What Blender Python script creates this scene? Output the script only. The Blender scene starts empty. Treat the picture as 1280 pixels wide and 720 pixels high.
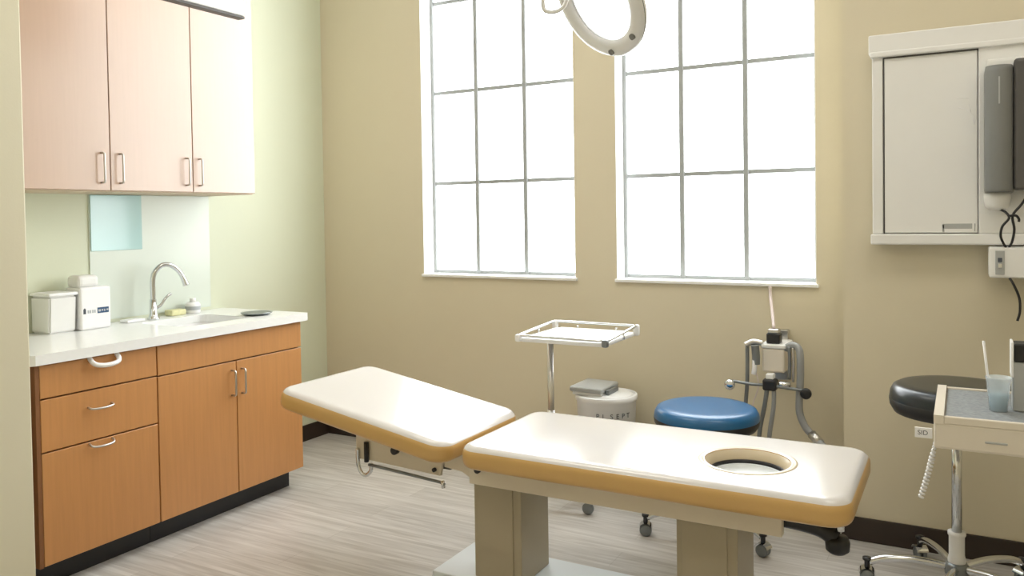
import bpy, bmesh, math, random
from mathutils import Vector, Matrix
random.seed(4)
S = bpy.context.scene
COL = S.collection
PI = math.pi

# ------------------------------------------------------------------ camera
cam_d = bpy.data.cameras.new('camera')
cam = bpy.data.objects.new('camera', cam_d); COL.objects.link(cam)
YAW, PIT, ROL, F, PY = .508, .0234, .015, 1014.49, 293.3
fw = Vector((-math.sin(YAW)*math.cos(PIT), math.cos(YAW)*math.cos(PIT), -math.sin(PIT)))
r0 = Vector((math.cos(YAW), math.sin(YAW), 0)); u0 = r0.cross(fw)
rt = r0*math.cos(ROL) - u0*math.sin(ROL); up = u0*math.cos(ROL) + r0*math.sin(ROL)
m = Matrix((rt, up, -fw)).transposed().to_4x4(); m.translation = (3.6388, -4.026, 1.4026)
cam.matrix_world = m
cam_d.sensor_width = 36; cam_d.sensor_fit = 'HORIZONTAL'; cam_d.lens = F*36/1280
cam_d.shift_y = -(360-PY)/1280
cam_d.clip_start = .05
S.camera = cam

# ------------------------------------------------------------------ world, exposure
W = bpy.data.worlds.new('sky'); S.world = W; W.use_nodes = True
nt = W.node_tree; bg = nt.nodes['Background']
bg.inputs[0].default_value = (.75, .87, 1, 1); bg.inputs[1].default_value = 1.5
S.view_settings.view_transform = 'Standard'; S.view_settings.look = 'None'
S.view_settings.gamma = 1; S.view_settings.use_curve_mapping = False
S.view_settings.exposure = 0.72
WINDOW_LIGHT = 4.6
FILL_LIGHT = 3.6

# ------------------------------------------------------------------ materials
def mat(name, col, rough=.5, metal=0, spec=.5, coat=0, coat_r=.1, noise=0, nscale=8, stretch=(1,1,1), bump=0, bscale=60,
        emit=0, alpha=1, trans=0, ecol=None, cior=1.5):
    M = bpy.data.materials.new(name); M.use_nodes = True
    t = M.node_tree; b = t.nodes['Principled BSDF']
    b.inputs['Base Color'].default_value = (*col, 1)
    b.inputs['Roughness'].default_value = rough; b.inputs['Metallic'].default_value = metal
    b.inputs['Specular IOR Level'].default_value = spec
    b.inputs['Coat Weight'].default_value = coat; b.inputs['Coat Roughness'].default_value = coat_r; b.inputs['Coat IOR'].default_value = cior
    b.inputs['Transmission Weight'].default_value = trans; b.inputs['Alpha'].default_value = alpha
    if emit:
        b.inputs['Emission Color'].default_value = (*(ecol or col), 1); b.inputs['Emission Strength'].default_value = emit
    tc = t.nodes.new('ShaderNodeTexCoord'); mp = t.nodes.new('ShaderNodeMapping')
    mp.inputs['Scale'].default_value = stretch
    t.links.new(tc.outputs['Object'], mp.inputs[0])
    n = t.nodes.new('ShaderNodeTexNoise'); n.inputs['Scale'].default_value = nscale; n.inputs['Detail'].default_value = 4
    t.links.new(mp.outputs[0], n.inputs['Vector'])
    mx = t.nodes.new('ShaderNodeMix'); mx.data_type = 'RGBA'
    k = max(noise, .01)
    mx.inputs[6].default_value = (*[c*(1-k) for c in col], 1); mx.inputs[7].default_value = (*[min(1, c*(1+k)) for c in col], 1)
    t.links.new(n.outputs['Fac'], mx.inputs[0]); t.links.new(mx.outputs[2], b.inputs['Base Color'])
    if bump:
        n2 = t.nodes.new('ShaderNodeTexNoise'); n2.inputs['Scale'].default_value = bscale
        t.links.new(tc.outputs['Object'], n2.inputs['Vector'])
        bp = t.nodes.new('ShaderNodeBump'); bp.inputs['Strength'].default_value = bump; bp.inputs['Distance'].default_value = .002
        t.links.new(n2.outputs['Fac'], bp.inputs['Height']); t.links.new(bp.outputs[0], b.inputs['Normal'])
    if name == 'translucent_lens': b.inputs['IOR'].default_value = 1.1
    return M

def floor_mat():
    M = bpy.data.materials.new('grey_wood_vinyl'); M.use_nodes = True
    t = M.node_tree; b = t.nodes['Principled BSDF']; L = t.links.new
    tc = t.nodes.new('ShaderNodeTexCoord')
    br = t.nodes.new('ShaderNodeTexBrick'); br.offset = .37
    br.inputs['Scale'].default_value = 1; br.inputs['Brick Width'].default_value = 1.2; br.inputs['Row Height'].default_value = .15
    br.inputs['Mortar Size'].default_value = .0012; br.inputs['Mortar Smooth'].default_value = .6
    br.inputs['Color1'].default_value = (.53, .51, .48, 1); br.inputs['Color2'].default_value = (.62, .60, .57, 1)
    br.inputs['Mortar'].default_value = (.40, .37, .34, 1)
    L(tc.outputs['Object'], br.inputs['Vector'])
    mp = t.nodes.new('ShaderNodeMapping'); mp.inputs['Scale'].default_value = (1.6, 26, 1)
    L(tc.outputs['Object'], mp.inputs[0])
    n = t.nodes.new('ShaderNodeTexNoise'); n.inputs['Scale'].default_value = 1.6; n.inputs['Detail'].default_value = 5
    n.inputs['Distortion'].default_value = .6
    L(mp.outputs[0], n.inputs['Vector'])
    cr = t.nodes.new('ShaderNodeValToRGB'); cr.color_ramp.elements[0].position = .33; cr.color_ramp.elements[1].position = .68
    cr.color_ramp.elements[0].color = (.70, .67, .64, 1); cr.color_ramp.elements[1].color = (1.12, 1.12, 1.12, 1)
    L(n.outputs['Fac'], cr.inputs[0])
    mx = t.nodes.new('ShaderNodeMix'); mx.data_type = 'RGBA'; mx.blend_type = 'MULTIPLY'; mx.inputs[0].default_value = .8
    L(br.outputs['Color'], mx.inputs[6]); L(cr.outputs[0], mx.inputs[7]); L(mx.outputs[2], b.inputs['Base Color'])
    b.inputs['Roughness'].default_value = .38
    return M

M = dict(
 wall=mat('tan_wall_paint', (.695, .63, .47), .6, noise=.02, nscale=3, bump=.1, bscale=180),
 wall_green=mat('pale_green_wall_paint', (.71, .745, .575), .5, noise=.02, nscale=3, bump=.1, bscale=180),
 stub=mat('cream_wall_paint', (.62, .58, .43), .6, noise=.02, nscale=3, bump=.1, bscale=180),
 ceil=mat('ceiling_white', (.80, .79, .76), .8, noise=.02),
 floor=floor_mat(),
 base=mat('dark_brown_rubber', (.035, .022, .016), .45, noise=.15),
 wood=mat('maple_laminate', (.54, .255, .088), .36, noise=.13, nscale=5, stretch=(14, 14, .8), coat=.25, coat_r=.28),
 woodu=mat('maple_laminate_glare', (.50, .34, .24), .34, noise=.05, nscale=5, stretch=(14, 14, .8), coat=1, coat_r=.36, cior=1.72),  # same maple as below, paler: window glare mixed into its colour
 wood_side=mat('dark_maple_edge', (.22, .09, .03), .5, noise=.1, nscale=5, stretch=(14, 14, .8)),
 carc=mat('cabinet_carcass', (.12, .06, .03), .6, noise=.1),
 carc_u=mat('upper_carcass', (.62, .50, .36), .5, noise=.05),
 counter=mat('white_solid_surface', (.86, .87, .86), .22, noise=.03, nscale=30),
 metal=mat('brushed_nickel', (.62, .61, .59), .28, 1, noise=.04),
 chrome=mat('polished_chrome', (.70, .72, .74), .12, 1, noise=.02),
 steel_d=mat('grey_painted_tube', (.22, .24, .25), .35, .6, noise=.05),
 hose=mat('grey_hose', (.30, .31, .31), .45, 0, noise=.1),
 black=mat('black_plastic', (.012, .012, .014), .4, noise=.1),
 white=mat('white_plastic', (.88, .88, .88), .4, noise=.02),
 whitep=mat('white_powder_coat', (.83, .83, .81), .45, noise=.02),
 trim=mat('window_reveal_white', (.85, .85, .83), .5, noise=.01),
 munt=mat('window_frame_grey', (.36, .38, .38), .45, noise=.03),
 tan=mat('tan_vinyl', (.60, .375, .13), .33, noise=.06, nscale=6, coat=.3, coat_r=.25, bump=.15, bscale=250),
 glare_top=mat('glare_pale_vinyl', (.69, .67, .655), .22, noise=.012, nscale=4, coat=.6, coat_r=.12),  # cushion tops: window glare on the tan vinyl painted in as a pale colour
 lip=mat('cream_vinyl_lip', (.62, .52, .36), .35, noise=.04, coat=.3, coat_r=.2),
 bead=mat('beige_powder_coat', (.74, .67, .54), .42, noise=.03),
 colm=mat('taupe_powder_coat', (.42, .365, .26), .42, noise=.03),
 plate=mat('pale_steel_plate', (.74, .79, .82), .3, 0, noise=.03),
 blue=mat('blue_vinyl', (.008, .12, .30), .30, noise=.05, coat=.25, coat_r=.2),
 blackv=mat('black_vinyl', (.008, .014, .020), .30, noise=.05, coat=.25, coat_r=.2),
 teal=mat('teal_reflection', (.42, .65, .64), .15, noise=.05, nscale=2, coat=.5, coat_r=.1),
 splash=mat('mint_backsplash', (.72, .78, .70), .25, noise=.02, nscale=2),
 greyh=mat('grey_plastic', (.20, .205, .20), .4, noise=.03),
 darkg=mat('dark_grey_plastic', (.09, .085, .08), .5, noise=.03),
 lidg=mat('grey_lid_plastic', (.42, .43, .42), .4, noise=.03),
 cream=mat('cream_plastic', (.74, .68, .58), .4, noise=.02),
 matg=mat('grey_speckled_mat', (.26, .28, .29), .6, noise=.45, nscale=90),
 glass=mat('clear_plastic', (.80, .90, .95), .1, 0, alpha=.35, noise=.02),
 liquid=mat('pale_blue_liquid', (.50, .70, .82), .1, 0, alpha=.8, noise=.05),
 yellow=mat('yellow_sponge', (.74, .72, .42), .8, noise=.2, nscale=60, bump=.4),
 navy=mat('navy_ink', (.02, .07, .16), .5, noise=.05),
 ink=mat('dark_ink', (.06, .07, .09), .5, noise=.05),
 inkg=mat('grey_ink', (.45, .47, .50), .5, noise=.05),
 red=mat('red_ink', (.6, .10, .05), .5, noise=.05),
 orange=mat('orange_ink', (.7, .32, .10), .5, noise=.05),
 cable=mat('pinkish_white_cable', (.72, .62, .60), .5, noise=.02),
 sinkm=mat('sink_shadowed_steel', (.30, .33, .34), .3, .8, noise=.05),
 pane=mat('frosted_daylit_glass', (.95, .98, 1), .3, emit=WINDOW_LIGHT, noise=.005, ecol=(.93, .97, 1)),
 lamp=mat('ceiling_fill_diffuser', (.95, .93, .9), .4, emit=FILL_LIGHT, noise=.005, ecol=(1, .94, .85)),
 lens=mat('translucent_lens', (.97, .98, 1), .45, 0, trans=1, noise=.005),
 lampring=mat('lamp_grey_white', (.84, .85, .85), .35, noise=.02, coat=.3),
)

# ------------------------------------------------------------------ mesh helpers
def bm_new(): return bmesh.new()
def box(bm, x0, x1, y0, y1, z0, z1, bev=0, seg=2, mi=0):
    r = bmesh.ops.create_cube(bm, size=1)
    for v in r['verts']:
        v.co = Vector(((x0+x1)/2 + v.co.x*(x1-x0), (y0+y1)/2 + v.co.y*(y1-y0), (z0+z1)/2 + v.co.z*(z1-z0)))
    fs = {f for v in r['verts'] for f in v.link_faces}
    for f in fs: f.material_index = mi
    if bev:
        es = {e for v in r['verts'] for e in v.link_edges}
        bmesh.ops.bevel(bm, geom=list(es), offset=bev, segments=seg, affect='EDGES', profile=.5)
    return bm
def tube(bm, pts, r, n=10, closed=False, rad=None):
    P = [Vector(p) for p in pts]; rings = []; N = len(P); prev = None
    for i, p in enumerate(P):
        a = P[(i-1) % N] if (closed or i > 0) else p; b = P[(i+1) % N] if (closed or i < N-1) else p
        t = (b-a).normalized()
        if prev is None:
            ref = Vector((0, 0, 1)) if abs(t.z) < .9 else Vector((1, 0, 0))
            u = t.cross(ref).normalized()
        else:
            u = (prev - t*prev.dot(t)).normalized()
        prev = u; w = t.cross(u); rr = rad[i] if rad else r
        rings.append([bm.verts.new(p + (u*math.cos(2*PI*k/n) + w*math.sin(2*PI*k/n))*rr) for k in range(n)])
    for i in range(N if closed else N-1):
        A, B = rings[i], rings[(i+1) % N]
        for k in range(n): 
            f = bm.faces.new((A[k], A[(k+1) % n], B[(k+1) % n], B[k])); f.smooth = True
    if not closed:
        bm.faces.new(rings[0]); bm.faces.new(list(reversed(rings[-1])))
    return bm
def smooth_path(pts, k=6):
    P = [Vector(p) for p in pts]; out = []
    for i in range(len(P)-1):
        p0 = P[max(i-1, 0)]; p1 = P[i]; p2 = P[i+1]; p3 = P[min(i+2, len(P)-1)]
        for j in range(k):
            t = j/k
            out.append(.5*((2*p1) + (p2-p0)*t + (2*p0-5*p1+4*p2-p3)*t*t + (3*p1-p0-3*p2+p3)*t**3))
    out.append(P[-1]); return out
def lathe(bm, prof, n=32, c=(0, 0, 0), mi=0, frame=None):
    """prof: list of (r,z); frame: optional 3 vectors (u, v, axis)"""
    c = Vector(c); U, Vv, A = frame or (Vector((1, 0, 0)), Vector((0, 1, 0)), Vector((0, 0, 1)))
    rings = []
    for r, z in prof:
        if r < 1e-6: rings.append([bm.verts.new(c + A*z)])
        else: rings.append([bm.verts.new(c + (U*math.cos(2*PI*k/n) + Vv*math.sin(2*PI*k/n))*r + A*z) for k in range(n)])
    for a, b in zip(rings, rings[1:]):
        for k in range(n):
            k2 = (k+1) % n
            if len(a) == 1 and len(b) == 1: continue
            if len(a) == 1: f = bm.faces.new((a[0], b[k2], b[k]))
            elif len(b) == 1: f = bm.faces.new((a[k], a[k2], b[0]))
            else: f = bm.faces.new((a[k], a[k2], b[k2], b[k]))
            f.smooth = True; f.material_index = mi
    return bm
def cyl(bm, c, r, h, n=24, axis='z', bev=0):
    ax = {'z': (Vector((1,0,0)), Vector((0,1,0)), Vector((0,0,1))), 'x': (Vector((0,1,0)), Vector((0,0,1)), Vector((1,0,0))),
          'y': (Vector((0,0,1)), Vector((1,0,0)), Vector((0,1,0)))}[axis]
    b = bev or min(r, h)*.08
    return lathe(bm, [(0, 0), (r-b, 0), (r, b), (r, h-b), (r-b, h), (0, h)], n, c, 0, ax)
def prism(bm, poly, axis, a, b):
    """extrude a 2D polygon along axis between a and b"""
    def mk(p, t):
        return {'x': (t, p[0], p[1]), 'y': (p[0], t, p[1]), 'z': (p[0], p[1], t)}[axis]
    A = [bm.verts.new(mk(p, a)) for p in poly]; B = [bm.verts.new(mk(p, b)) for p in poly]
    bm.faces.new(A); bm.faces.new(list(reversed(B)))
    for i in range(len(poly)):
        j = (i+1) % len(poly); bm.faces.new((A[j], A[i], B[i], B[j]))
    return bm
def obj(name, bm, mm, parent=None, smooth=False, loc=None, shade=None):
    bmesh.ops.recalc_face_normals(bm, faces=bm.faces[:])
    me = bpy.data.meshes.new(name); bm.to_mesh(me); bm.free()
    for k in (mm if isinstance(mm, (list, tuple)) else [mm]): me.materials.append(M[k])
    if smooth: me.polygons.foreach_set('use_smooth', [True]*len(me.polygons))
    o = bpy.data.objects.new(name, me); COL.objects.link(o)
    if parent: o.parent = parent
    if loc: o.location = loc
    return o
def tag(o, label, cat, group=None, kind=None):
    o['label'] = label; o['category'] = cat
    if group: o['group'] = group
    if kind: o['kind'] = kind
    return o
def thing(name, label, cat, loc=(0, 0, 0), rz=0, group=None):
    o = bpy.data.objects.new(name, None); COL.objects.link(o); o.empty_display_size = .1
    o.location = loc; o.rotation_euler = (0, 0, rz)
    return tag(o, label, cat, group)
def struct(name, bm, mm, parent=None):
    o = obj(name, bm, mm, parent); o['kind'] = 'structure'; return o
def text_mesh(name, s, size, mm, parent, loc, rot, ext=.0006):
    cu = bpy.data.curves.new(name, 'FONT'); cu.body = s; cu.size = size; cu.extrude = ext; cu.align_x = 'CENTER'; cu.align_y = 'CENTER'
    tmp = bpy.data.objects.new('tmp', cu); COL.objects.link(tmp)
    bpy.context.view_layer.update()
    me = bpy.data.meshes.new_from_object(tmp.evaluated_get(bpy.context.evaluated_depsgraph_get()))
    bpy.data.objects.remove(tmp); me.name = name
    me.materials.clear(); me.materials.append(M[mm])
    o = bpy.data.objects.new(name, me); COL.objects.link(o); o.parent = parent
    o.location = loc; o.rotation_euler = rot
    return o
def local(bm, origin):
    o = Vector(origin)
    for v in bm.verts: v.co -= o
    return bm
def copy_tree(o, parent=None):
    c = o.copy(); COL.objects.link(c); c.parent = parent
    for ch in list(o.children): copy_tree(ch, c)
    return c

# ------------------------------------------------------------------ room shell
CEIL = 3.42; RX = 5.3; FY = -5.3; T = .2
struct('floor', box(bm_new(), -T, RX+T, FY-T, T, -.1, 0), 'floor')
struct('ceiling', box(bm_new(), -T, RX+T, FY-T, T, CEIL, CEIL+.1), 'ceil')
struct('wall_left', box(bm_new(), -T, 0, FY, T, 0, CEIL), 'wall_green')
struct('wall_right', box(bm_new(), RX, RX+T, FY, T, 0, CEIL), 'wall')
struct('wall_front', box(bm_new(), 0, RX, FY-T, FY, 0, CEIL), 'wall')
W1 = (.783, 1.792); W2 = (2.03, 3.034); ZS, ZT = 1.047, 3.25
bm = bm_new()
for x0, x1, z0, z1 in ((0, RX, 0, ZS), (0, RX, ZT, CEIL), (0, W1[0], ZS, ZT), (W1[1], W2[0], ZS, ZT), (W2[1], RX, ZS, ZT)):
    box(bm, x0, x1, 0, T, z0, z1)
struct('wall_back', bm, 'wall')
# the projecting part of the back wall on the right, and the wall end by the cabinets on the left
struct('wall_projection', box(bm_new(), 3.19, RX, -.324, 0, 0, CEIL), 'wall')
struct('wall_end', box(bm_new(), 0, .825, -2.62, -2.40, 0, CEIL, .006, 2), 'stub')
# baseboards
struct('baseboard_left', box(bm_new(), 0, .012, -.86, 0, 0, .10, .003), 'base')
struct('baseboard_back', box(bm_new(), .012, 3.19, -.012, 0, 0, .10, .003), 'base')
struct('baseboard_projection', box(bm_new(), 3.178, RX, -.336, -.324, 0, .10, .003), 'base')
struct('baseboard_end', box(bm_new(), .825, .835, -2.62, -2.40, 0, .10, .003), 'base')

def window(n, X0, X1, cols):
    D = .12; w = .0135
    e = bpy.data.objects.new('window_%d' % n, None); COL.objects.link(e); e['kind'] = 'structure'
    e.location = (X0, 0, ZS)
    bm = bm_new()
    box(bm, X0-.0, X0+.004, -.0, .14, ZS, ZT); box(bm, X1-.004, X1, 0, .14, ZS, ZT); box(bm, X0, X1, 0, .14, ZT-.004, ZT)
    obj('window_reveal', local(bm, (X0, 0, ZS)), 'trim', e)
    obj('window_sill', local(box(bm_new(), X0-.006, X1+.012, -.018, .14, ZS-.004, ZS+.012, .003), (X0, 0, ZS)), 'trim', e)
    bm = bm_new()
    for x in [X0+.010] + cols + [X1-.010]:
        box(bm, x-w, x+w, D-.015, D+.02, ZS+.012, ZT-.004, .003, 1)
    for z in (ZS+.02, 1.605, 2.155, 2.70, ZT-.02):
        box(bm, X0+.004, X1-.004, D-.008, D+.02, z-w*.8, z+w*.8)
    obj('window_frame', local(bm, (X0, 0, ZS)), 'munt', e)
    obj('window_pane', local(box(bm_new(), X0+.004, X1-.004, D+.004, D+.010, ZS+.012, ZT-.004), (X0, 0, ZS)), 'pane', e)
window(1, *W1, [1.1054, 1.431])
window(2, *W2, [2.3555, 2.6848])

# unseen ceiling fill lights, added to brighten the room
cl = None
for i, (x, y) in enumerate(((1.5, -1.7), (3.9, -1.7), (1.5, -4.0), (3.9, -4.0))):
    if cl is None:
        cl = thing('ceiling_fill_light', 'unseen rectangular ceiling fill light, added near the windows on the cabinet side', 'ceiling light', (x, y, CEIL), 0, 'added ceiling fill lights')
        bm = bm_new()
        for a in ((-.62, .62, -.32, -.30), (-.62, .62, .30, .32), (-.62, -.60, -.3, .3), (.60, .62, -.3, .3)): box(bm, *a, -.03, 0)
        obj('frame', bm, 'whitep', cl); obj('diffuser', box(bm_new(), -.6, .6, -.3, .3, -.02, -.006), 'lamp', cl)
    else:
        c = copy_tree(cl); c.location = (x, y, CEIL)
        c['label'] = 'unseen rectangular ceiling fill light, added ' + ('', 'near the windows on the right side', 'behind the viewer on the cabinet side', 'behind the viewer on the right side')[i]

# ------------------------------------------------------------------ lower cabinets
Y0, Y1, Y2, Y3 = -2.248, -1.737, -1.304, -.872
FX = .61
def bow_handle(name, parent, p0, p1, out, r=.0045, mm='metal'):
    p0, p1, out = Vector(p0), Vector(p1), Vector(out)
    L = p1-p0
    pts = [p0, p0+out*.55+L*.01, p0+out*.9+L*.10, p0+out*1.08+L*.3, p0+out*1.12+L*.5, p0+out*1.08+L*.7, p0+out*.9+L*.90, p0+out*.55+L*.99, p1]
    return obj(name, tube(bm_new(), smooth_path(pts, 4), r, 8), mm, parent)
def square_handle(name, parent, p0, p1, out, r=.0045, mm='metal'):
    p0, p1, out = Vector(p0), Vector(p1), Vector(out); d = (p1-p0).normalized()*.012
    pts = [p0, p0+out*.7, p0+out*.95+d*.3, p0+out+d, p1+out-d, p1+out*.95-d*.3, p1+out*.7, p1]
    bm = tube(bm_new(), pts, r, 8)
    return obj(name, bm, mm, parent)

dc = thing('drawer_cabinet', 'maple base cabinet with three drawers at the near end of the counter', 'cabinet', (.3, (Y0+Y1)/2, 0))
O = dc.location
def lo(bm): return local(bm, O)
obj('cabinet_body', lo(box(bm_new(), 0.002, FX-.021, Y0+.004, Y1-.0015, .10, .868)), 'carc', dc)
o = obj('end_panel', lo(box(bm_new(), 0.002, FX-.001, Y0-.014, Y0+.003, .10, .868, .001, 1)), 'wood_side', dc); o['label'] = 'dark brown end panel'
for z0, z1, hz, kind in ((.7395, .864, .832, 'overlit'), (.536, .7335, .668, 0), (.103, .530, .523, 0)):
    d = obj('drawer', lo(box(bm_new(), FX-.020, FX, Y0+.0045, Y1-.003, z0, z1, .0015, 1)), 'wood', dc)
    ym = (Y0+Y1)/2 - .012
    if kind == 'overlit':
        h = bow_handle('handle', d, (FX-O.x, ym-.040-O.y, .868-.004), (FX-O.x, ym+.078-O.y, .868-.004), (.032, 0, -.030), .0095, 'white')  # overlit drawer pull: the strong light is put into its white colour
        h['label'] = 'thick curved pull, strong light painted in as white'
    else:
        h = bow_handle('handle', d, (FX-O.x, ym-.050-O.y, hz), (FX-O.x, ym+.050-O.y, hz), (.026, 0, -.006 if z1 > .6 else -.012), .0045)
obj('toe_kick', lo(box(bm_new(), .02, FX-.075, Y0+.01, Y1-.0015, 0, .099)), 'black', dc)

sc = thing('sink_cabinet', 'maple base cabinet with two doors below the sink', 'cabinet', (.3, (Y1+Y3)/2, 0))
O = sc.location
bm = bm_new()   # open-topped carcass so the basin can hang inside
box(bm, .002, FX-.021, Y1+.0015, Y1+.018, .10, .868); box(bm, .002, .014, Y1+.018, Y3-.018, .10, .868)
box(bm, .002, FX-.021, Y1+.018, Y3-.018, .10, .118); box(bm, FX-.035, FX-.021, Y1+.018, Y3-.018, .118, .868)
obj('cabinet_body', local(bm, O), 'carc', sc)
obj('end_panel', local(box(bm_new(), .002, FX-.021, Y3-.018, Y3-.001, .10, .868, .001, 1), O), 'wood', sc)
obj('false_front', local(box(bm_new(), FX-.020, FX, Y1+.003, Y3, .7365, .864, .0015, 1), O), 'wood', sc)
for y0, y1, hy in ((Y1+.003, Y2-.0025, Y2-.030), (Y2+.0025, Y3, Y2+.030)):
    d = obj('door', local(box(bm_new(), FX-.020, FX, y0, y1, .103, .7305, .0015, 1), O), 'wood', sc)
    bm_h = square_handle('handle', d, (FX-O.x, hy-O.y, .572), (FX-O.x, hy-O.y, .690), (.028, 0, 0), .005)
obj('toe_kick', local(box(bm_new(), .02, FX-.075, Y1+.0015, Y3-.03, 0, .099), O), 'black', sc)

# worktop with a cut-out for the sink
ct = thing('worktop', 'white solid-surface worktop along both base cabinets', 'worktop', (.3, -1.56, .87))
SX0, SX1, SY0, SY1 = .16, .50, -1.50, -1.10
CY0, CY1 = Y0-.045, Y3+.028
bm = bm_new()
bmesh.ops.create_grid(bm, x_segments=1, y_segments=1, size=.5)
bm.free(); bm = bm_new()
def rrect(x0, x1, y0, y1, r, n=6):
    pts = []
    for cx, cy, a0 in ((x1-r, y1-r, 0), (x0+r, y1-r, 90), (x0+r, y0+r, 180), (x1-r, y0+r, 270)):
        for k in range(n+1):
            a = math.radians(a0+90*k/n); pts.append((cx+r*math.cos(a), cy+r*math.sin(a)))
    return pts
def slab_hole(bm, outer, inner, z0, z1, mi=0, c=(0, 0)):
    for z, fl in ((z0, 0), (z1, 1)):
        a = [bm.verts.new((x, y, z)) for x, y in outer]; b = [bm.verts.new((x, y, z)) for x, y in inner]
        es = [bm.edges.new((a[i], a[(i+1) % len(a)])) for i in range(len(a))]+[bm.edges.new((b[i], b[(i+1) % len(b)])) for i in range(len(b))]
        bmesh.ops.triangle_fill(bm, use_beauty=True, edges=es)
        if fl == 0: A0, B0 = a, b
        else:
            for L0, L1 in ((A0, a), (B0, b)):
                for i in range(len(L0)):
                    j = (i+1) % len(L0); bm.faces.new((L0[i], L0[j], L1[j], L1[i]))
outer = [(.002, CY0), (.61, CY0), (.625, CY0+.004), (.638, CY0+.02), (.638, CY1-.004), (.634, CY1), (.002, CY1)]
slab_hole(bm, outer, rrect(SX0, SX1, SY0, SY1, .05), .871, .911)
obj('counter_slab', local(bm, ct.location), 'counter', ct)
#obj('backsplash_lip', local(box(bm_new(), .002, .016, CY0, CY1, .911, .925, .002, 1), ct.location), 'counter', ct)

sk = thing('sink', 'white undermount sink basin set in the worktop', 'sink', ((SX0+SX1)/2, (SY0+SY1)/2, .72))
bm = bm_new()
loops = []
for (e, z) in ((.012, .870), (.0, .870), (-.006, .80), (-.02, .75), (-.06, .735), (-.15, .732)):
    loops.append([bm.verts.new((x, y, z)) for x, y in rrect(SX0-e, SX1+e, SY0-e, SY1+e, max(.05+e, .02) if e > -.1 else .015)])
for a, b in zip(loops, loops[1:]):
    for i in range(len(a)):
        j = (i+1) % len(a); f = bm.faces.new((a[i], a[j], b[j], b[i])); f.smooth = True
bm.faces.new(loops[-1])
obj('basin', local(bm, sk.location), 'white', sk)
obj('drain', local(cyl(bm_new(), (.33, -1.30, .733), .028, .004), sk.location), 'chrome', sk)
dsh = tag(obj('dish', lathe(bm_new(), [(0, 0), (.055, 0), (.078, .010), (.080, .014), (.074, .013), (.05, .006), (0, .006)], 28), 'sinkm', loc=(.43, -1.16, .912)),
    'dark grey round shallow dish on the worktop beyond the sink', 'dish')
dsh.location = (.50, -1.02+.0, .9115); dsh.location = (.45, -1.02, .9115)

fc = thing('faucet', 'chrome gooseneck faucet with side lever behind the sink', 'faucet', (.10, -1.365, .911))
obj('base', lathe(bm_new(), [(0, 0), (.030, 0), (.030, .006), (.024, .012), (.019, .03), (.016, .10), (0, .10)]), 'chrome', fc)
pts = [(0, 0, .03), (0, 0, .12), (0, 0, .19), (.004, .010, .235), (.012, .045, .268), (.022, .09, .266), (.034, .128, .235), (.040, .150, .195), (.044, .163, .160)]
sp = smooth_path(pts, 5)
rad = [.0125+.004*max(0, (i-34)/6) if i > 34 else .0125 for i in range(len(sp))]
obj('spout', tube(bm_new(), sp, .012, 12, rad=rad), 'chrome', fc)
obj('lever', tube(bm_new(), smooth_path([(0, .012, .05), (.012, .035, .07), (.02, .06, .105), (.024, .085, .122)], 4), .0075, 10), 'chrome', fc)

sp_ = tag(obj('sponge', box(bm_new(), -.03, .03, -.045, .045, 0, .030, .006), 'yellow', loc=(.055, -1.20, .9115)), 'yellow sponge on the worktop behind the faucet', 'sponge')
cp = thing('soap_bottle', 'small squat white soap bottle beside the sponge', 'bottle', (.06, -1.095, .911))
obj('bottle_body', lathe(bm_new(), [(0, 0), (.034, 0), (.038, .006), (.038, .045), (.030, .058), (0, .060)]), 'white', cp)
obj('cap', lathe(bm_new(), [(0, .058), (.016, .058), (.016, .078), (0, .080)], 20), 'whitep', cp)
o = obj('label_mark', lathe(bm_new(), [(.0386, .018), (.0386, .038)], 20), 'inkg', cp)
tr = tag(obj('soap_bar_tray', box(bm_new(), -.03, .03, -.05, .05, 0, .014, .005), 'white', loc=(.09, -1.475, .9115)), 'small low white tray left of the faucet', 'tray')

# containers on the worktop
wb = thing('tissue_dispenser', 'tall white boxy dispenser with a blue printed strip on the worktop', 'dispenser', (.105, -1.71, .911), 0)
obj('body', box(bm_new(), -.055, .055, -.075, .075, 0, .195, .010, 3), 'white', wb)
obj('lid', box(bm_new(), -.053, .040, -.072, .03, .192, .248, .018, 3), 'whitep', wb)
lb = obj('label_strip', box(bm_new(), .0548, .0562, .006, .062, .072, .098), 'navy', wb)
box_ = bm_new()
for k, (a, b) in enumerate(((.010, .022), (.026, .034), (.038, .044), (.050, .060))): box(box_, .0561, .0566, a, b, .079+.002*(k % 2), .089)
o = obj('white_marks', box_, 'inkg', lb); o['label'] = 'pale marks printed on the strip'
b2 = bm_new(); box(b2, .0548, .0558, -.062, -.050, .074, .096); box(b2, .0548, .0558, -.059, -.053, .096, .100)
obj('logo', b2, 'ink', wb)
b2 = bm_new()
for a in (-.042, -.032, -.020, -.010): box(b2, .0548, .0558, a, a+.007, .076, .090)
obj('printed_letters', b2, 'inkg', wb)
wb2 = thing('storage_bin', 'plain white lidded bin at the wall behind the tall dispenser', 'bin', (.085, -1.865, .911))
bm = bm_new()
prism(bm, [(-.078, 0), (.055, 0), (.066, .165), (-.078, .165)], 'y', -.055, .07)
bmesh.ops.bevel(bm, geom=bm.edges[:], offset=.008, segments=2, affect='EDGES')
obj('body', bm, 'whitep', wb2)
obj('lid', box(bm_new(), -.08, .071, -.06, .075, .165, .180, .006), 'white', wb2)

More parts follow.
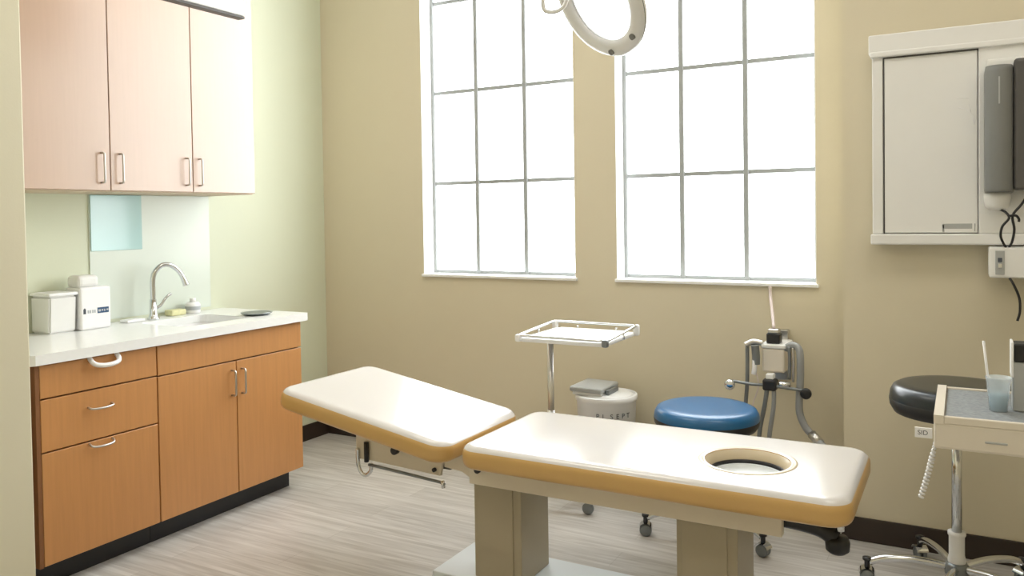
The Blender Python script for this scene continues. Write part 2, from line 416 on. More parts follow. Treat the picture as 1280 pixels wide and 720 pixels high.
# ------------------------------------------------------------------ upper cabinets
UX = .34; UZ0, UZ1 = 1.539, 2.80
uc = thing('wall_cabinet', 'long maple-faced wall cabinet with three visible doors above the worktop', 'cabinet', (.17, -1.55, UZ0))
O = uc.location
U1, U2, UY3, U0 = -1.744, -1.3035, -.905, -2.185
obj('cabinet_body', local(box(bm_new(), .002, UX-.021, U0-.02, UY3-.002, UZ0-.004, UZ1), O), 'carc_u', uc)
for y0, y1, hs in ((U0-.02, U1, (U1-.045,)), (U1, U2, (U1+.045, U2-.040)), (U2, UY3, (U2+.035,))):
    d = obj('door', local(box(bm_new(), UX-.020, UX, y0+.002, y1-.002, UZ0+.002, UZ1-.002, .0015, 1), O), 'woodu', uc)
    for hy in hs:
        square_handle('handle', d, (UX-O.x, hy-O.y, .035), (UX-O.x, hy-O.y, .165), (.026, 0, 0), .0045)
# backsplash panel and a teal panel standing in for a reflection
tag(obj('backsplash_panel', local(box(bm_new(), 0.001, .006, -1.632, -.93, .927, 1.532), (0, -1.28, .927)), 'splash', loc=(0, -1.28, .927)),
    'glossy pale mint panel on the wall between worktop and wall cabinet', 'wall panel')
tag(obj('reflection_panel', box(bm_new(), 0, .005, -.138, .138, 0, .27, .0015, 1), 'teal', loc=(.0065, -1.490, 1.262)),
    'small square teal panel standing in for a reflection on the wall under the wall cabinet', 'reflection panel')

# ------------------------------------------------------------------ examination table
et = thing('examination_table', 'low examination table with tan sides, top painted pale as window glare, raised head section and round opening', 'examination table', (2.5, -1.33, 0))
O = et.location
def cushion(L, Wd, H, rp, re, crown=.0, hole=None, n=8):
    """origin at bottom centre; rounded in plan (rp) and on the top and bottom edge (re)"""
    bm = bm_new(); rings = []
    prof = []
    for k in range(6): a = PI/2*k/5; prof.append((re*.7*(1-math.sin(a)), re*.7*(1-math.cos(a))))
    for k in range(9): a = PI/2*k/8; prof.append((re*(1-math.cos(a)), H-re+re*math.sin(a)))
    prof.append((re+.01, H+crown*.3)); prof.append((re+.03, H+crown*.7)); prof.append((re+.07, H+crown))
    for ins, z in prof:
        r = max(rp-ins, .012)
        rings.append([bm.verts.new((x, y, z)) for x, y in rrect(-L/2+ins, L/2-ins, -Wd/2+ins, Wd/2-ins, r, n)])
    for q, (a, b) in enumerate(zip(rings, rings[1:])):
        for i in range(len(a)):
            j = (i+1) % len(a); f = bm.faces.new((a[i], a[j], b[j], b[i])); f.smooth = True
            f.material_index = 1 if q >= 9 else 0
    if hole:
        hx, hy, hr = hole; N = 40
        ins2 = [bm.verts.new((hx+hr*math.cos(2*PI*k/N), hy+hr*math.sin(2*PI*k/N), H+crown)) for k in range(N)]
        top = rings[-1]
        es = [bm.edges.get((top[i], top[(i+1) % len(top)])) for i in range(len(top))] + [bm.edges.new((ins2[i], ins2[(i+1) % N])) for i in range(N)]
        r = bmesh.ops.triangle_fill(bm, use_beauty=True, edges=es)
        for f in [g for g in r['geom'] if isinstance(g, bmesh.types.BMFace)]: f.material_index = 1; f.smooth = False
        ins3 = [bm.verts.new((hx+hr*math.cos(2*PI*k/N), hy+hr*math.sin(2*PI*k/N), 0)) for k in range(N)]
        for i in range(N): bm.faces.new((ins2[i], ins2[(i+1) % N], ins3[(i+1) % N], ins3[i]))
        bot = rings[0]
        es = [bm.edges.get((bot[i], bot[(i+1) % len(bot)])) for i in range(len(bot))] + [bm.edges.get((ins3[i], ins3[(i+1) % N])) for i in range(N)]
        bmesh.ops.triangle_fill(bm, use_beauty=True, edges=es)
    else:
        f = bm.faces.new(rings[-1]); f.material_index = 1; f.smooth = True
        bm.faces.new(rings[0])
    return bm
HC = (3.022, -1.365)
st = obj('seat_cushion', cushion(1.30, .61, .083, .075, .036, 0, (HC[0]-2.717, HC[1]+1.34, .136)), ['tan', 'glare_top'], et, loc=(2.717-O.x, -1.34-O.y, .512))
ring = obj('opening_rim', lathe(bm_new(), [(.156, .0835), (.152, .0858), (.144, .0855), (.134, .079), (.124, .063), (.119, .040), (.118, .0), (.135, .0), (.135, .07), (.156, .0835)], 48),
    'lip', st, loc=(HC[0]-2.717, HC[1]+1.34, 0)); ring['label'] = 'cream rolled rim of the round opening'
pn = obj('opening_pan', lathe(bm_new(), [(.116, .036), (.113, .039), (.110, .036), (.106, .028), (0, .026), (0, .020), (.116, .022), (.116, .036)], 48), 'plate', st, loc=(HC[0]-2.717, HC[1]+1.34, 0))
pn['label'] = 'pale pan set in the round opening'
gk = obj('opening_dark_ring', lathe(bm_new(), [(.1195, .050), (.1165, .051), (.1155, .038), (.1195, .036)], 48), 'black', st, loc=(HC[0]-2.717, HC[1]+1.34, 0))  # black ring stands in for the dark depth inside the opening
# head section, tilted up to the left
hd = obj('head_cushion', cushion(.835, .60, .083, .075, .036, 0), ['tan', 'glare_top'], et)
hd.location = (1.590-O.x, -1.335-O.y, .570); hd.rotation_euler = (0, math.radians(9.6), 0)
# side rails and cross frame
bm = bm_new()
obj('side_rail', local(box(bm_new(), 2.035, 3.155, -1.50, -1.468, .412, .512, .003), O), 'bead', et)
obj('side_rail', local(box(bm_new(), 2.035, 3.155, -1.20, -1.168, .412, .512, .003), O), 'bead', et)
obj('cross_plate', local(box(bm_new(), 2.05, 3.14, -1.468, -1.20, .40, .47, .003), O), 'bead', et)
for x in (2.075, 3.115):
    obj('bolt', local(cyl(bm_new(), (x, -1.512 if x < 2.5 else -1.506, .470 if x < 2.5 else .485), .013 if x < 2.5 else .007, .012, 16, 'y'), O), 'black', et)
# columns and base
for x0 in (2.008, 2.800):
    c = obj('column', local(box(bm_new(), x0, x0+.203, -1.425, -1.20, .03, .40, .004), O), 'colm', et)
    obj('front_panel', local(box(bm_new(), x0+.020, x0+.170, -1.431, -1.424, .034, .40, .002), O), 'colm', c)
obj('base_plate', local(box(bm_new(), 1.83, 3.22, -1.455, -1.14, .0, .028, .004), O), 'plate', et)
# head bracket
bm = bm_new(); prism(bm, [(1.475, .555), (1.545, .545), (1.545, .43), (1.86, .392), (1.875, .372), (1.50, .372+.0), (1.485, .385)], 'y', -1.47, -1.455)
hb = obj('head_bracket', bm_new() if False else local(prism(bm_new(), [(1.475, .560), (1.90, .490), (1.885, .410), (1.56, .425), (1.475, .425)], 'y', -1.47, -1.455), O), 'bead', et); bm.free()
obj('knob', local(cyl(bm_new(), (1.68, -1.492, .485), .016, .022, 16, 'y'), O), 'black', hb)
obj('knob', local(cyl(bm_new(), (1.862, -1.482, .432), .008, .012, 16, 'y'), O), 'black', hb)
obj('strut', local(tube(bm_new(), [(1.535, -1.48, .50), (1.535, -1.48, .42)], .010, 10), O), 'black', hb)
obj('head_hook', local(tube(bm_new(), smooth_path([(1.49, -1.48, .47), (1.492, -1.48, .41), (1.505, -1.48, .375), (1.53, -1.48, .365), (1.555, -1.48, .385), (1.56, -1.48, .415)], 5), .008, 10), O), 'chrome', hb)
obj('release_rod', local(tube(bm_new(), [(1.55, -1.485, .412), (1.60, -1.485, .410), (1.895, -1.485, .392), (1.915, -1.485, .385)], .006, 10), O), 'steel_d', hb)
obj('rod_tip', local(tube(bm_new(), [(1.905, -1.485, .398), (1.91, -1.485, .372)], .008, 10), O), 'chrome', hb)
obj('hinge_plate', local(prism(bm_new(), [(1.895, .515), (2.045, .535), (2.10, .512), (2.06, .412), (2.03, .412), (1.98, .438), (1.90, .445)], 'y', -1.462, -1.452), O), 'bead', et)
obj('hinge_shade_block', local(box(bm_new(), 1.87, 1.92, -1.45, -1.22, .43, .53, .006), O), 'darkg', et)  # dark grey carries the shading at this end of the bracket
# accessory arm under the foot end
ar = obj('foot_bracket', local(tube(bm_new(), smooth_path([(3.13, -1.44, .452), (3.20, -1.44, .448), (3.26, -1.44, .438), (3.300, -1.44, .415)], 4), .027, 12), O), 'black', et)
obj('bracket_knob', local(lathe(bm_new(), [(0, 0), (.022, 0), (.034, .01), (.036, .035), (.03, .05), (0, .052)], 20, (3.305, -1.44, .372)), O), 'black', ar)
obj('bracket_pin', local(cyl(bm_new(), (3.315, -1.455, .446), .012, .03, 14), O), 'chrome', ar)

# ------------------------------------------------------------------ wheeled stools
def stool(loc, seat_mat, z_top, seat_r, base_r, a0, label, seat_h=.085, cup=False):
    t = thing('stool', label, 'stool', loc)
    h = seat_h; r = seat_r
    prof = [(0, z_top-h), (r*.80, z_top-h), (r*.93, z_top-h+.008), (r*.985, z_top-h*.72), (r, z_top-h*.5), (r*.985, z_top-h*.28), (r*.94, z_top-h*.10), (r*.86, z_top-.002), (r*.7, z_top), (0, z_top)]
    obj('seat', lathe(bm_new(), prof, 48), seat_mat, t)
    rm = obj('seat_rim', lathe(bm_new(), [(r*.80, z_top-h-.002), (r*.935, z_top-h+.006), (r*.992, z_top-h*.74), (r*1.004, z_top-h*.52), (r*.995, z_top-h*.5)], 48), 'black', t)
    obj('seat_plate', cyl(bm_new(), (0, 0, z_top-h-.014), r*.55, .013), 'black', t)
    obj('column', lathe(bm_new(), [(0, .20), (.017, .20), (.017, z_top-h-.015), (0, z_top-h-.015)], 20), 'chrome', t)
    obj('column_sleeve', lathe(bm_new(), [(0, .10), (.028, .10), (.030, .13), (.026, .145), (.026, .212), (.030, .218), (.030, .230), (0, .230)], 20), 'whitep', t)
    obj('hub', lathe(bm_new(), [(0, .065), (.035, .065), (.040, .075), (.040, .108), (.030, .118), (0, .118)], 20), 'steel_d', t)
    for k in range(5):
        a = math.radians(a0+72*k); c, s = math.cos(a), math.sin(a)
        R = base_r
        lg = obj('leg', tube(bm_new(), smooth_path([(c*.03, s*.03, .098), (c*R*.45, s*R*.45, .108), (c*R*.8, s*R*.8, .098), (c*R*.97, s*R*.97, .078)], 5), .013, 10,
              rad=None), 'chrome', t)
        bm = bm_new(); lathe(bm, [(0, .050), (.010, .050), (.010, .082), (.016, .084), (.016, .094), (0, .096)], 12, (c*R, s*R, 0))
        cs = obj('caster', bm, 'black', t)
        w = bm_new()
        for sd in (-1, 1):
            ux = Vector((-s, c, 0))
            lathe(w, [(0, 0), (.022, 0), (.026, .003), (.026, .013), (.022, .016), (0, .016)], 20, Vector((c*R, s*R, .026)) + ux*(.003 if sd > 0 else -.019), 0,
                  (Vector((c, s, 0)), Vector((0, 0, 1)), ux))
        obj('wheel', w, 'steel_d' if not cup else 'steel_d', cs)
        w = bm_new()
        lathe(w, [(.031, 0), (.031, .044)], 20, Vector((c*R, s*R, .028)) + Vector((-s, c, 0))*-.022, 0, (Vector((c, s, 0)), Vector((0, 0, 1)), Vector((-s, c, 0))))
        g = [v for v in w.verts if v.co.z < .034]
        bmesh.ops.delete(w, geom=g, context='VERTS')
        obj('wheel_hood', w, 'chrome', cs)
    return t
stool((2.672, -.60, 0), 'blue', .575, .222, .262, -17, 'blue round wheeled stool behind the examination table', .095)
stool((3.615, -.69, 0), 'blackv', .765, .222, .30, 188, 'black round wheeled stool with chrome base beside the right wall', .11)

# ------------------------------------------------------------------ instrument stand (mayo)
ms = thing('instrument_stand', 'wheeled instrument stand with a flat railed tray left of the white bucket', 'instrument stand', (1.93, -.60, 0))
O = ms.location
tr = obj('tray', local(box(bm_new(), 1.885, 2.30, -.82, -.45, .832, .852, .008), O), 'whitep', ms)
obj('tray_liner', local(box(bm_new(), 1.925, 2.27, -.79, -.47, .8525, .858, .003), O), 'white', tr)
bm = bm_new()
pth = [(x, y, .862 if y < -.7 else .862+.018*min(1, (y+.7)/.2)) for x, y in rrect(1.878, 2.307, -.827, -.443, .03, 4)]
tube(bm, pth, .0065, 8, closed=True)
for x, y in ((1.878, -.62), (2.307, -.62), (2.0, -.443), (2.2, -.443)): tube(bm, [(x, y, .84), (x, y, .866)], .005, 8)
obj('tray_rail', local(bm, O), 'chrome', tr)
for x, y in ((1.882, -.825), (2.303, -.825), (1.882, -.447), (2.303, -.447)):
    obj('corner_cap', local(box(bm_new(), x-.014, x+.014, y-.014, y+.014, .834, .868 if y < -.6 else .886, .008), O), 'steel_d' if y < -.6 and x > 2 else 'whitep', tr)
obj('pole', local(tube(bm_new(), [(1.93, -.60, .10), (1.93, -.60, .838)], .0155, 14), O), 'metal', ms)
obj('outer_pole', local(tube(bm_new(), [(1.93, -.60, .09), (1.93, -.60, .48)], .019, 14), O), 'metal', ms)
bm = bm_new(); tube(bm, smooth_path([(2.10, -.57, .085), (2.0, -.57, .095), (1.93, -.60, .095), (1.80, -.60, .09)], 4), .014, 10)
tube(bm, smooth_path([(2.06, -.43, .085), (1.97, -.48, .095), (1.93, -.60, .095)], 4), .014, 10)
obj('base_frame', local(bm, O), 'metal', ms)
for x, y in ((2.10, -.57), (2.06, -.43), (1.80, -.60)):
    cs = obj('caster', local(lathe(bm_new(), [(0, .045), (.008, .045), (.008, .07), (.024, .074), (.024, .086), (0, .09)], 14, (x, y, 0)), O), 'whitep', ms)
    obj('wheel', local(cyl(bm_new(), (x, y-.010, .027), .027, .020, 20, 'y'), O), 'steel_d', cs)

# ------------------------------------------------------------------ bucket
bk = thing('waste_bucket', 'white round waste bucket with grey flip lid between stand and blue stool', 'waste bucket', (2.045, -.20, 0))
obj('bucket_body', lathe(bm_new(), [(0, 0), (.125, 0), (.132, .01), (.150, .46), (.157, .465), (.157, .49), (.147, .492), (.145, .478), (0, .478)], 40), 'white', bk)
bm = bm_new()
for k in range(3): pass
lathe(bm, [(0, .479), (.140, .479), (.143, .486), (.120, .497), (0, .500)], 40)
obj('lid_base', bm, 'whitep', bk)
ld = obj('flip_lid', box(bm_new(), -.148, .03, -.12, .11, .0, .026, .010, 3), 'lidg', bk, loc=(-.005, 0, .508)); ld.rotation_euler = (0, math.radians(1), 0)
obj('lid_hinge', box(bm_new(), .028, .048, -.08, .05, .498, .522, .004), 'steel_d', bk)
sk_ = bm_new(); box(sk_, -.140, .02, -.11, .10, .494, .509, .004); obj('lid_collar', sk_, 'whitep', bk)
for i, ch in enumerate('PLSEPT'):
    a = math.radians(-84 + i*11.5 - (0 if i < 2 else -3)); r = .1525
    text_mesh('printed_letter', ch, .034, 'ink', bk, (r*math.cos(a), r*math.sin(a), .405), (math.radians(90), 0, a+PI/2))

# ------------------------------------------------------------------ medical supply unit on the wall
mu = thing('hose_unit', 'wall-mounted medical hose unit with cream panel and jointed grey tubes under the right window', 'medical device', (2.87, -.10, .5))
O = mu.location
def T_(pts, r, mm, name, par, n=10, sm=True):
    return obj(name, local(tube(bm_new(), smooth_path(pts, 5) if sm else pts, r, n), O), mm, par)
bd = obj('unit_body', local(box(bm_new(), 2.825, 2.925, -.21, -.03, .665, .775, .008), O), 'cream', mu)
obj('top_edge', local(box(bm_new(), 2.82, 2.93, -.215, -.03, .775, .795, .006), O), 'whitep', bd)
obj('wall_bracket', local(box(bm_new(), 2.84, 2.91, -.04, -.001, .60, .84, .004), O), 'metal', mu)
pb = obj('plug_box', local(box(bm_new(), 2.842, 2.902, -.20, -.14, .796, .842, .005), O), 'black', mu)
obj('plug_cap', local(box(bm_new(), 2.848, 2.896, -.195, -.145, .842, .862, .004), O), 'metal', pb)
T_([(2.758, -.21, .782), (2.758, -.21, .70), (2.758, -.22, .60), (2.752, -.22, .52), (2.748, -.22, .42)], .009, 'steel_d', 'arm_tube', mu)
T_([(2.750, -.22, .785), (2.785, -.21, .802), (2.825, -.20, .795)], .013, 'metal', 'arm_link', mu)
T_([(2.795, -.22, .79), (2.800, -.22, .74), (2.800, -.22, .70)], .018, 'steel_d', 'regulator', mu)
T_([(2.795, -.225, .72), (2.795, -.23, .68), (2.79, -.23, .655)], .011, 'white', 'white_nozzle', mu)
T_([(2.80, -.22, .66), (2.81, -.22, .60), (2.79, -.23, .53), (2.782, -.22, .50)], .0025, 'cable', 'thin_line', mu)
T_([(2.945, -.21, .79), (2.948, -.21, .72), (2.945, -.21, .64)], .008, 'steel_d', 'arm_tube', mu)
T_([(2.962, -.21, .785), (2.964, -.21, .72), (2.962, -.21, .63)], .006, 'metal', 'arm_tube', mu)
th = T_([(2.925, -.19, .775), (2.955, -.20, .795), (2.985, -.21, .785), (2.995, -.22, .75), (2.995, -.22, .65), (2.99, -.22, .56), (2.992, -.22, .49), (3.02, -.23, .43), (3.065, -.25, .395)], .016, 'hose', 'thick_hose', mu, 14)
T_([(2.64+.055, -.24, .617), (2.78, -.25, .612), (2.87, -.25, .612), (3.02, -.24, .60)], .007, 'steel_d', 'cross_bar', mu)
for x, z, m_ in ((2.688, .603, 'chrome'), (3.025, .592, 'black')):
    obj('bar_knob', local(lathe(bm_new(), [(0, 0), (.018, 0), (.024, .006), (.024, .022), (.016, .030), (0, .030)], 24, (x, -.275, z), 0, (Vector((1,0,0)), Vector((0,0,1)), Vector((0,1,0)))), O), m_, mu)
cb = obj('clamp', local(box(bm_new(), 2.838, 2.898, -.275, -.215, .592, .642, .008), O), 'black', mu)
obj('clamp_top', local(box(bm_new(), 2.85, 2.885, -.26, -.215, .642, .665, .004), O), 'whitep', cb)
obj('valve', local(lathe(bm_new(), [(0, 0), (.012, 0), (.014, .004), (.014, .05), (0, .05)], 14, (2.905, -.24, .62), 0, (Vector((0,1,0)), Vector((0,0,1)), Vector((1,0,0)))), O), 'chrome', mu)
T_([(2.855, -.25, .60), (2.845, -.26, .52), (2.825, -.26, .42), (2.815, -.25, .34)], .010, 'steel_d', 'hanging_hose', mu)
T_([(2.885, -.25, .60), (2.885, -.26, .52), (2.870, -.26, .42), (2.86, -.25, .34)], .010, 'hose', 'hanging_hose', mu)
# corrugated hose going down to the right, resting by the wall
bm = bm_new(); pth = smooth_path([(3.065, -.25, .395), (3.12, -.32, .350), (3.155, -.40, .27), (3.14, -.46, .16), (3.08, -.48, .10)], 12)
tube(bm, pth, .016, 12, rad=[.015+.0035*(i % 2) for i in range(len(pth))])
obj('corrugated_hose', local(bm, O), 'hose', mu)
obj('hose_joint', local(tube(bm_new(), [(3.045, -.24, .41), (3.085, -.27, .378)], .021, 14), O), 'metal', mu)
tag(obj('power_cable', local(tube(bm_new(), smooth_path([(2.825, -.022, 1.043), (2.828, -.03, 1.00), (2.848, -.09, .93), (2.870, -.165, .864)], 5), .0075, 8), (2.87, -.03, .9)), 'cable', loc=(2.87, -.03, .9)),
    'pinkish white cable hanging from the window sill into the black plug', 'cable')

# ------------------------------------------------------------------ wall panel on the right
WY = -.324
wp = thing('flat_wall_cabinet', 'white flat wall cabinet with framed door on the right wall', 'wall cabinet', (3.6, WY, 1.25))
O = wp.location
obj('cabinet_box', local(box(bm_new(), 3.312, 4.35, WY-.045, WY-.001, 1.27, 2.10, .004), O), 'whitep', wp)
bm = bm_new()
box(bm, 3.300, 4.36, WY-.075, WY-.045, 2.035, 2.115, .005); box(bm, 3.306, 4.36, WY-.085, WY-.045, 2.022, 2.045, .005)
obj('top_frame', local(bm, O), 'whitep', wp)
obj('bottom_ledge', local(box(bm_new(), 3.306, 4.36, WY-.085, WY-.045, 1.262, 1.305, .006), O), 'whitep', wp)
obj('side_frame', local(box(bm_new(), 3.312, 3.352, WY-.070, WY-.045, 1.305, 2.025, .004), O), 'whitep', wp)
obj('side_frame', local(box(bm_new(), 3.690, 4.36, WY-.070, WY-.045, 1.305, 2.025, .004), O), 'whitep', wp)
dr = obj('door', local(box(bm_new(), 3.3575, 3.6860, WY-.066, WY-.045, 1.309, 2.016, .003), O), 'whitep', wp)
bm = bm_new(); box(bm, 3.3535, 3.3565, WY-.0665, WY-.045, 1.306, 2.02); box(bm, 3.354, 3.69, WY-.0665, WY-.045, 2.0165, 2.022)
obj('door_gap', local(bm, O), 'darkg', wp)
pl = bm_new(); box(pl, 3.565, 3.668, WY-.0672, WY-.066, 1.325, 1.345, .0005, 1); box(pl, 3.565, 3.572, WY-.0672, WY-.066, 1.312, 1.34)
obj('finger_pull', local(pl, O), 'lidg', dr)
pl = bm_new(); box(pl, 3.675, 3.679, WY-.0672, WY-.066, 1.315, 1.345); obj('pull_mark', local(pl, O), 'lidg', dr)
bm = bm_new()
for a in (((3.615, 1.835), (3.640, 1.838), (3.655, 1.830)), ((3.62, 1.80), (3.650, 1.79), (3.672, 1.76), (3.675, 1.73)), ((3.655, 1.81), (3.665, 1.78))):
    tube(bm, [(x, WY-.0662, z) for x, z in a], .0012, 6)
sm = obj('white_scribble', local(bm, O), 'white', dr)

gd = thing('lamp_housing', 'tall grey cylindrical housing on a white mount on the right of the white flat cabinet', 'wall device', (3.78, -.41, 1.44))
def hp(r, n=14, x=3.755, y=-.47):   # D-shaped section
    return [(x+r*math.cos(a), y+r*math.sin(a)) for a in [PI+PI*k/n for k in range(n+1)]] + [(x+r, y+.07), (x-r, y+.07)]
bm = bm_new()
P0 = hp(.047); lvl = [(.975, 1.462), (1, 1.475), (1, 1.915), (.93, 1.935)]
lp = []
for s, z in lvl: lp.append([bm.verts.new((3.755+(x-3.755)*s, -.44+(y+.44)*s, z)) for x, y in P0])
for a, b in zip(lp, lp[1:]):
    for i in range(len(a)):
        j = (i+1) % len(a); f = bm.faces.new((a[i], a[j], b[j], b[i])); f.smooth = True
bm.faces.new(lp[0]); bm.faces.new(lp[-1])
obj('grey_cover', local(bm, gd.location), 'greyh', gd)
obj('dark_back_housing', local(box(bm_new(), 3.802, 3.93, -.50, -.395, 1.47, 1.955, .012, 3), gd.location), 'darkg', gd)
bm = bm_new(); box(bm, 3.715, 3.92, -.455, -.395, 1.925, 1.968, .012, 3); obj('top_mount', local(bm, gd.location), 'whitep', gd)
obj('bottom_mount', local(lathe(bm_new(), [(0, 1.395), (.026, 1.395), (.040, 1.410), (.045, 1.44), (.045, 1.462), (0, 1.462)], 28, (3.750, -.442, 0)), gd.location), 'whitep', gd)
obj('highlight_strip', local(box(bm_new(), 3.752, 3.757, -.5185, -.516, 1.79, 1.89), gd.location), 'lidg', gd)

ps = thing('power_strip', 'white power strip rail under the grey housing at the right wall', 'power strip', (3.9, -.40, 1.14))
O = ps.location
obj('strip_body', local(box(bm_new(), 3.722, 4.3, -.495, -.345, 1.142, 1.256, .006), O), 'whitep', ps)
obj('wall_mount', local(box(bm_new(), 3.95, 4.2, -.345, -.325, 1.16, 1.24), O), 'whitep', ps)
sw = obj('switch_plate', local(box(bm_new(), 3.742, 3.772, -.499, -.494, 1.155, 1.245, .002), O), 'lidg', ps)
obj('switch', local(box(bm_new(), 3.750, 3.764, -.505, -.498, 1.180, 1.198, .002), O), 'chrome', sw)
obj('switch_mark', local(box(bm_new(), 3.750, 3.764, -.502, -.498, 1.202, 1.218, .001), O), 'ink', sw)
def ct_(u, v, y=-.5): return (3.762+(u-1252)*.00256, y, 1.395-(v-263)*.00298)
def cable(pts, label, name='cable'):
    bm = tube(bm_new(), smooth_path(pts, 5), .0045, 8); L0 = Vector(pts[0])
    return tag(obj(name, local(bm, L0), 'black', loc=L0), label, 'cable')
cable([(3.758, -.45, 1.398), (3.775, -.49, 1.388), (3.786, -.50, 1.366), (3.764, -.51, 1.335), (3.759, -.51, 1.300), (3.768, -.50, 1.272), (3.776, -.48, 1.2585)], 'black cable looping left from the bottom mount of the grey housing to the strip')
cable([(3.850, -.45, 1.455), (3.825, -.49, 1.415), (3.797, -.512, 1.375), (3.802, -.51, 1.325), (3.796, -.50, 1.28), (3.788, -.47, 1.2585)], 'black cable coming from the right side and crossing the other cable above the strip')
cable([(3.785, -.525, 1.374), (3.806, -.525, 1.375), (3.816, -.52, 1.362), (3.815, -.52, 1.352)], 'short black cable tie end sticking out of the crossing cables', 'cable_tie')
cable([(3.788, -.49, 1.1415), (3.800, -.50, 1.12), (3.818, -.50, 1.07), (3.820, -.50, 1.02), (3.812, -.50, .985)], 'black cable end hanging down below the white power strip')

# ------------------------------------------------------------------ cart tray at the right
tc = thing('cart', 'cream tray-topped cart in front of the black stool at the right edge', 'cart', (4.05, -1.18, 0))
O = tc.location
bm = bm_new()
prism(bm, [(-1.26, .655), (-1.26, .752), (-1.24, .765), (-.78, .790), (-.76, .780), (-.76, .70), (-.80, .655)], 'x', 3.560, 4.45)
bmesh.ops.bevel(bm, geom=bm.edges[:], offset=.006, segments=2, affect='EDGES')
# raised side lip + flat top
tb = obj('tray_body', local(box(bm_new(), 3.562, 4.45, -1.40, -.95, .712, .790, .008), O), 'cream', tc); bm.free()
obj('side_lip', local(prism(bm_new(), [(-1.402, .786), (-1.402, .810), (-.95, .812), (-.95, .786)], 'x', 3.562, 3.588), O), 'cream', tb)
obj('front_lip', local(box(bm_new(), 3.588, 4.45, -1.402, -1.387, .786, .808, .003), O), 'cream', tb)
obj('back_lip', local(box(bm_new(), 3.588, 4.45, -.965, -.95, .786, .808, .003), O), 'cream', tb)
obj('grey_mat', local(box(bm_new(), 3.592, 4.44, -1.385, -.967, .791, .803, .002), O), 'matg', tb)
obj('label_plate', local(box(bm_new(), 3.69, 3.745, -1.4025, -1.3995, .742, .748, .001, 1), O), 'lidg', tb)
obj('cart_column', local(tube(bm_new(), [(4.10, -1.18, .08), (4.10, -1.18, .712)], .028, 16), O), 'metal', tc)
bm = bm_new(); box(bm, 3.98, 4.40, -1.22, -1.14, .06, .10, .01); box(bm, 4.06, 4.14, -1.42, -.98, .06, .10, .01)
obj('cart_base', local(bm, O), 'whitep', tc)
for x, y in ((4.0, -1.18), (4.38, -1.18), (4.10, -1.40), (4.10, -1.0)):
    cs = obj('caster', local(cyl(bm_new(), (x, y, .045), .012, .02, 12), O), 'black', tc)
    obj('wheel', local(cyl(bm_new(), (x, y-.01, .025), .025, .02, 18, 'y'), O), 'black', cs)
# tag and coiled white cord hanging at the left end
bd = thing('name_tag', 'small white clip tag with letters left of the cream tray', 'tag', (3.534, -1.25, .717))
obj('tag_card', box(bm_new(), -.028, .020, -.002, .002, -.016, .016, .001, 1), 'white', bd)
text_mesh('tag_text', 'SID', .020, 'ink', bd, (-.006, -.0026, 0), (PI/2, 0, 0), .0003)
bm = bm_new(); pp = []
for k in range(120):
    t = k/119; a = k*.9
    pp.append((.028-.030*t-.012*t*t + .006*math.cos(a)*min(1, t*3), .006*math.sin(a)*min(1, t*3), -.02-.19*t))
tube(bm, pp, .004, 6)
tag(obj('coiled_cord', bm, 'white', loc=(3.536, -1.25, .725)), 'coiled white cord hanging from the left end of the cart tray', 'cord')
# cup with straw
CB = (3.728, -1.24, .8035)
cu = thing('plastic_cup', 'clear plastic cup with pale blue liquid on the grey mat', 'cup', CB)
obj('cup_wall', lathe(bm_new(), [(0, .0), (.024, 0), (.033, .096), (.0352, .098), (.0352, .101), (.0325, .101), (.0228, .003), (0, .003)], 32), 'glass', cu)
obj('liquid', lathe(bm_new(), [(0, .004), (.0222, .004), (.0265, .050), (0, .055)], 28), 'liquid', cu)
tag(obj('straw', tube(bm_new(), [(.010, .0, .008), (-.028, -.0, .104), (-.038, -.0, .205)], .0035, 8), 'white', loc=CB), 'thin white straw leaning out of the plastic cup', 'straw')
pb = thing('printed_box', 'small grey box with black lid at the right edge of the tray', 'box', (3.800, -1.20, .8035))
obj('box_body', box(bm_new(), -.036, .06, -.03, .04, 0, .145, .004), 'lidg', pb)
obj('lid', box(bm_new(), -.032, .062, -.032, .042, .146, .200, .004), 'black', pb)
obj('clip', box(bm_new(), -.040, -.033, -.034, .044, .10, .204, .002), 'white', pb)
b_ = bm_new(); box(b_, -.002, .05, -.0315, -.0302, .070, .10); obj('orange_print', b_, 'orange', pb)
b_ = bm_new(); box(b_, -.006, .05, -.0315, -.0302, .045, .058); obj('red_print', b_, 'red', pb)
b_ = bm_new(); box(b_, .012, .05, -.0318, -.0316, .08, .115); obj('blue_print', b_, 'liquid', pb)

# ------------------------------------------------------------------ exam light ring
el = thing('exam_light', 'ring-shaped white examination light hanging from the ceiling in front of the windows', 'lamp', (2.627, -1.595, CEIL))
c0 = Vector((2.622, -1.597, 2.085))
A = Vector((.523, .269, -.809)).normalized(); B = Vector((.735, -.622, .268)); B = (B - A*B.dot(A)).normalized(); Nn = A.cross(B).normalized()
if Nn.z > 0: Nn = -Nn
O = el.location
rg = obj('lamp_ring', local(lathe(bm_new(), [(.138, -.018), (.146, -.026), (.172, -.024), (.186, -.012), (.190, .004), (.182, .016), (.160, .022), (.142, .016), (.134, .004), (.134, -.012), (.138, -.018)], 64, c0, 0, (A, B, Nn)), O), 'lampring', el)
obj('lens', local(lathe(bm_new(), [(0, -.004), (.08, -.004), (.136, -.004), (.136, .002), (.08, .004), (0, .004)], 64, c0, 0, (A, B, Nn)), O), 'lens', rg)
obj('ring_seam', local(lathe(bm_new(), [(.1885, -.001), (.1912, .002), (.1885, .005)], 64, c0, 0, (A, B, Nn)), O), 'greyh', rg)
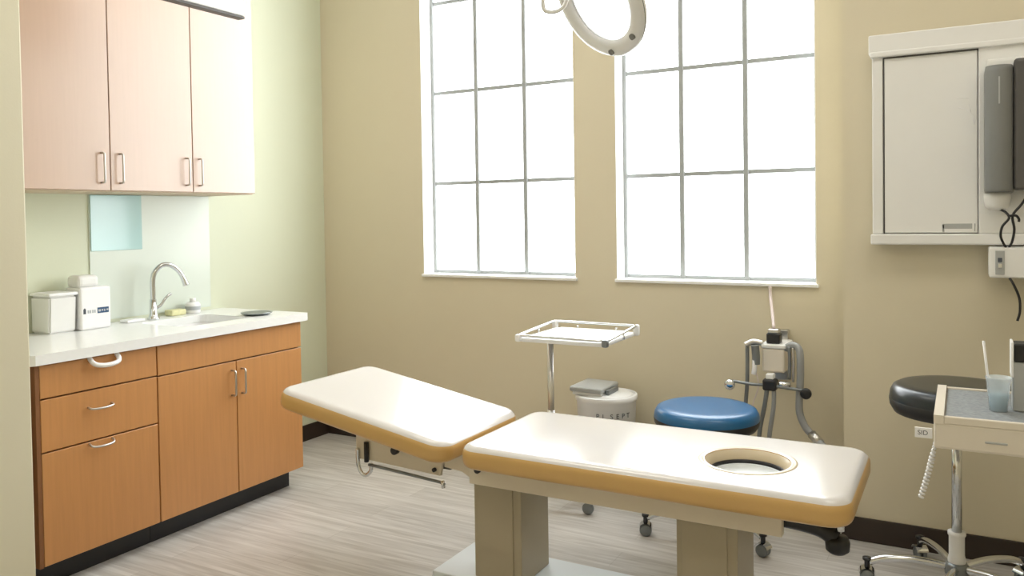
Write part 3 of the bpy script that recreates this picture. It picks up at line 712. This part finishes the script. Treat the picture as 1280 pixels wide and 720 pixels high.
for a in (1.9, 2.7):
    p = c0 + (A*math.cos(-a+2.2) + B*math.sin(-a+2.2))*.166 + Nn*.021
    obj('lamp_button', local(tube(bm_new(), [p-Nn*.004, p+Nn*.006], .010, 12), O), 'greyh', rg)
hp0 = c0 - A*.16 - B*.10
pl_, ph_ = Vector((2.335, -1.60, 2.20)), Vector((2.335, -1.60, 2.085))
R_ = Vector((.874, .486, 0))
q = Vector((2.512, -1.775, 2.033))
obj('handle', local(tube(bm_new(), smooth_path([q+Vector((-.004, 0, .17)), q+Vector((-.004, 0, .08)), q+Vector((-.004, 0, .012)), q+R_*.012+Vector((0, 0, -.005)), q+R_*.042+Vector((0, 0, -.002)), q+R_*.065+Vector((0, 0, .02)), q+R_*.073+Vector((0, 0, .07)), q+R_*.074+Vector((0, 0, .17))], 5), .0065, 10), O), 'lampring', el)
obj('handle_mount', local(box(bm_new(), 2.47, 2.62, -1.80, -1.68, 2.19, 2.225, .01), O), 'lampring', el)
obj('arm', local(tube(bm_new(), smooth_path([c0-A*.17, c0-A*.23+Vector((0, 0, .03)), (2.45, -1.66, 2.35), (2.44, -1.64, 2.6), (2.5, -1.6, 2.9), (2.627, -1.595, 3.25), (2.627, -1.595, CEIL-.03)], 6), .020, 14), O), 'lampring', el)
obj('ceiling_mount', local(cyl(bm_new(), (2.627, -1.595, CEIL-.04), .09, .038), O), 'lampring', el)

# ------------------------------------------------------------------ boxy arm hanging at the top left
bx = thing('hanging_panel', 'pale flat hanging panel with a dark lower seam hanging before the wall cabinet', 'panel', (.88, -1.84, CEIL))
O = bx.location
bm = bm_new()
PA, PB = Vector((.90, -2.10, 2.262)), Vector((.90, -1.475, 2.288))
box(bm, .865, .90, -2.20, -1.478, 2.288, 2.66, .006, 3)
obj('housing', local(bm, O), 'whitep', bx)
obj('seam', local(box(bm_new(), .862, .903, -2.20, -1.475, 2.276, 2.288, .003, 2), O), 'darkg', bx)
obj('hanger', local(tube(bm_new(), [(.8825, -1.85, 2.655), (.8825, -1.85, CEIL)], .015, 16), O), 'whitep', bx)
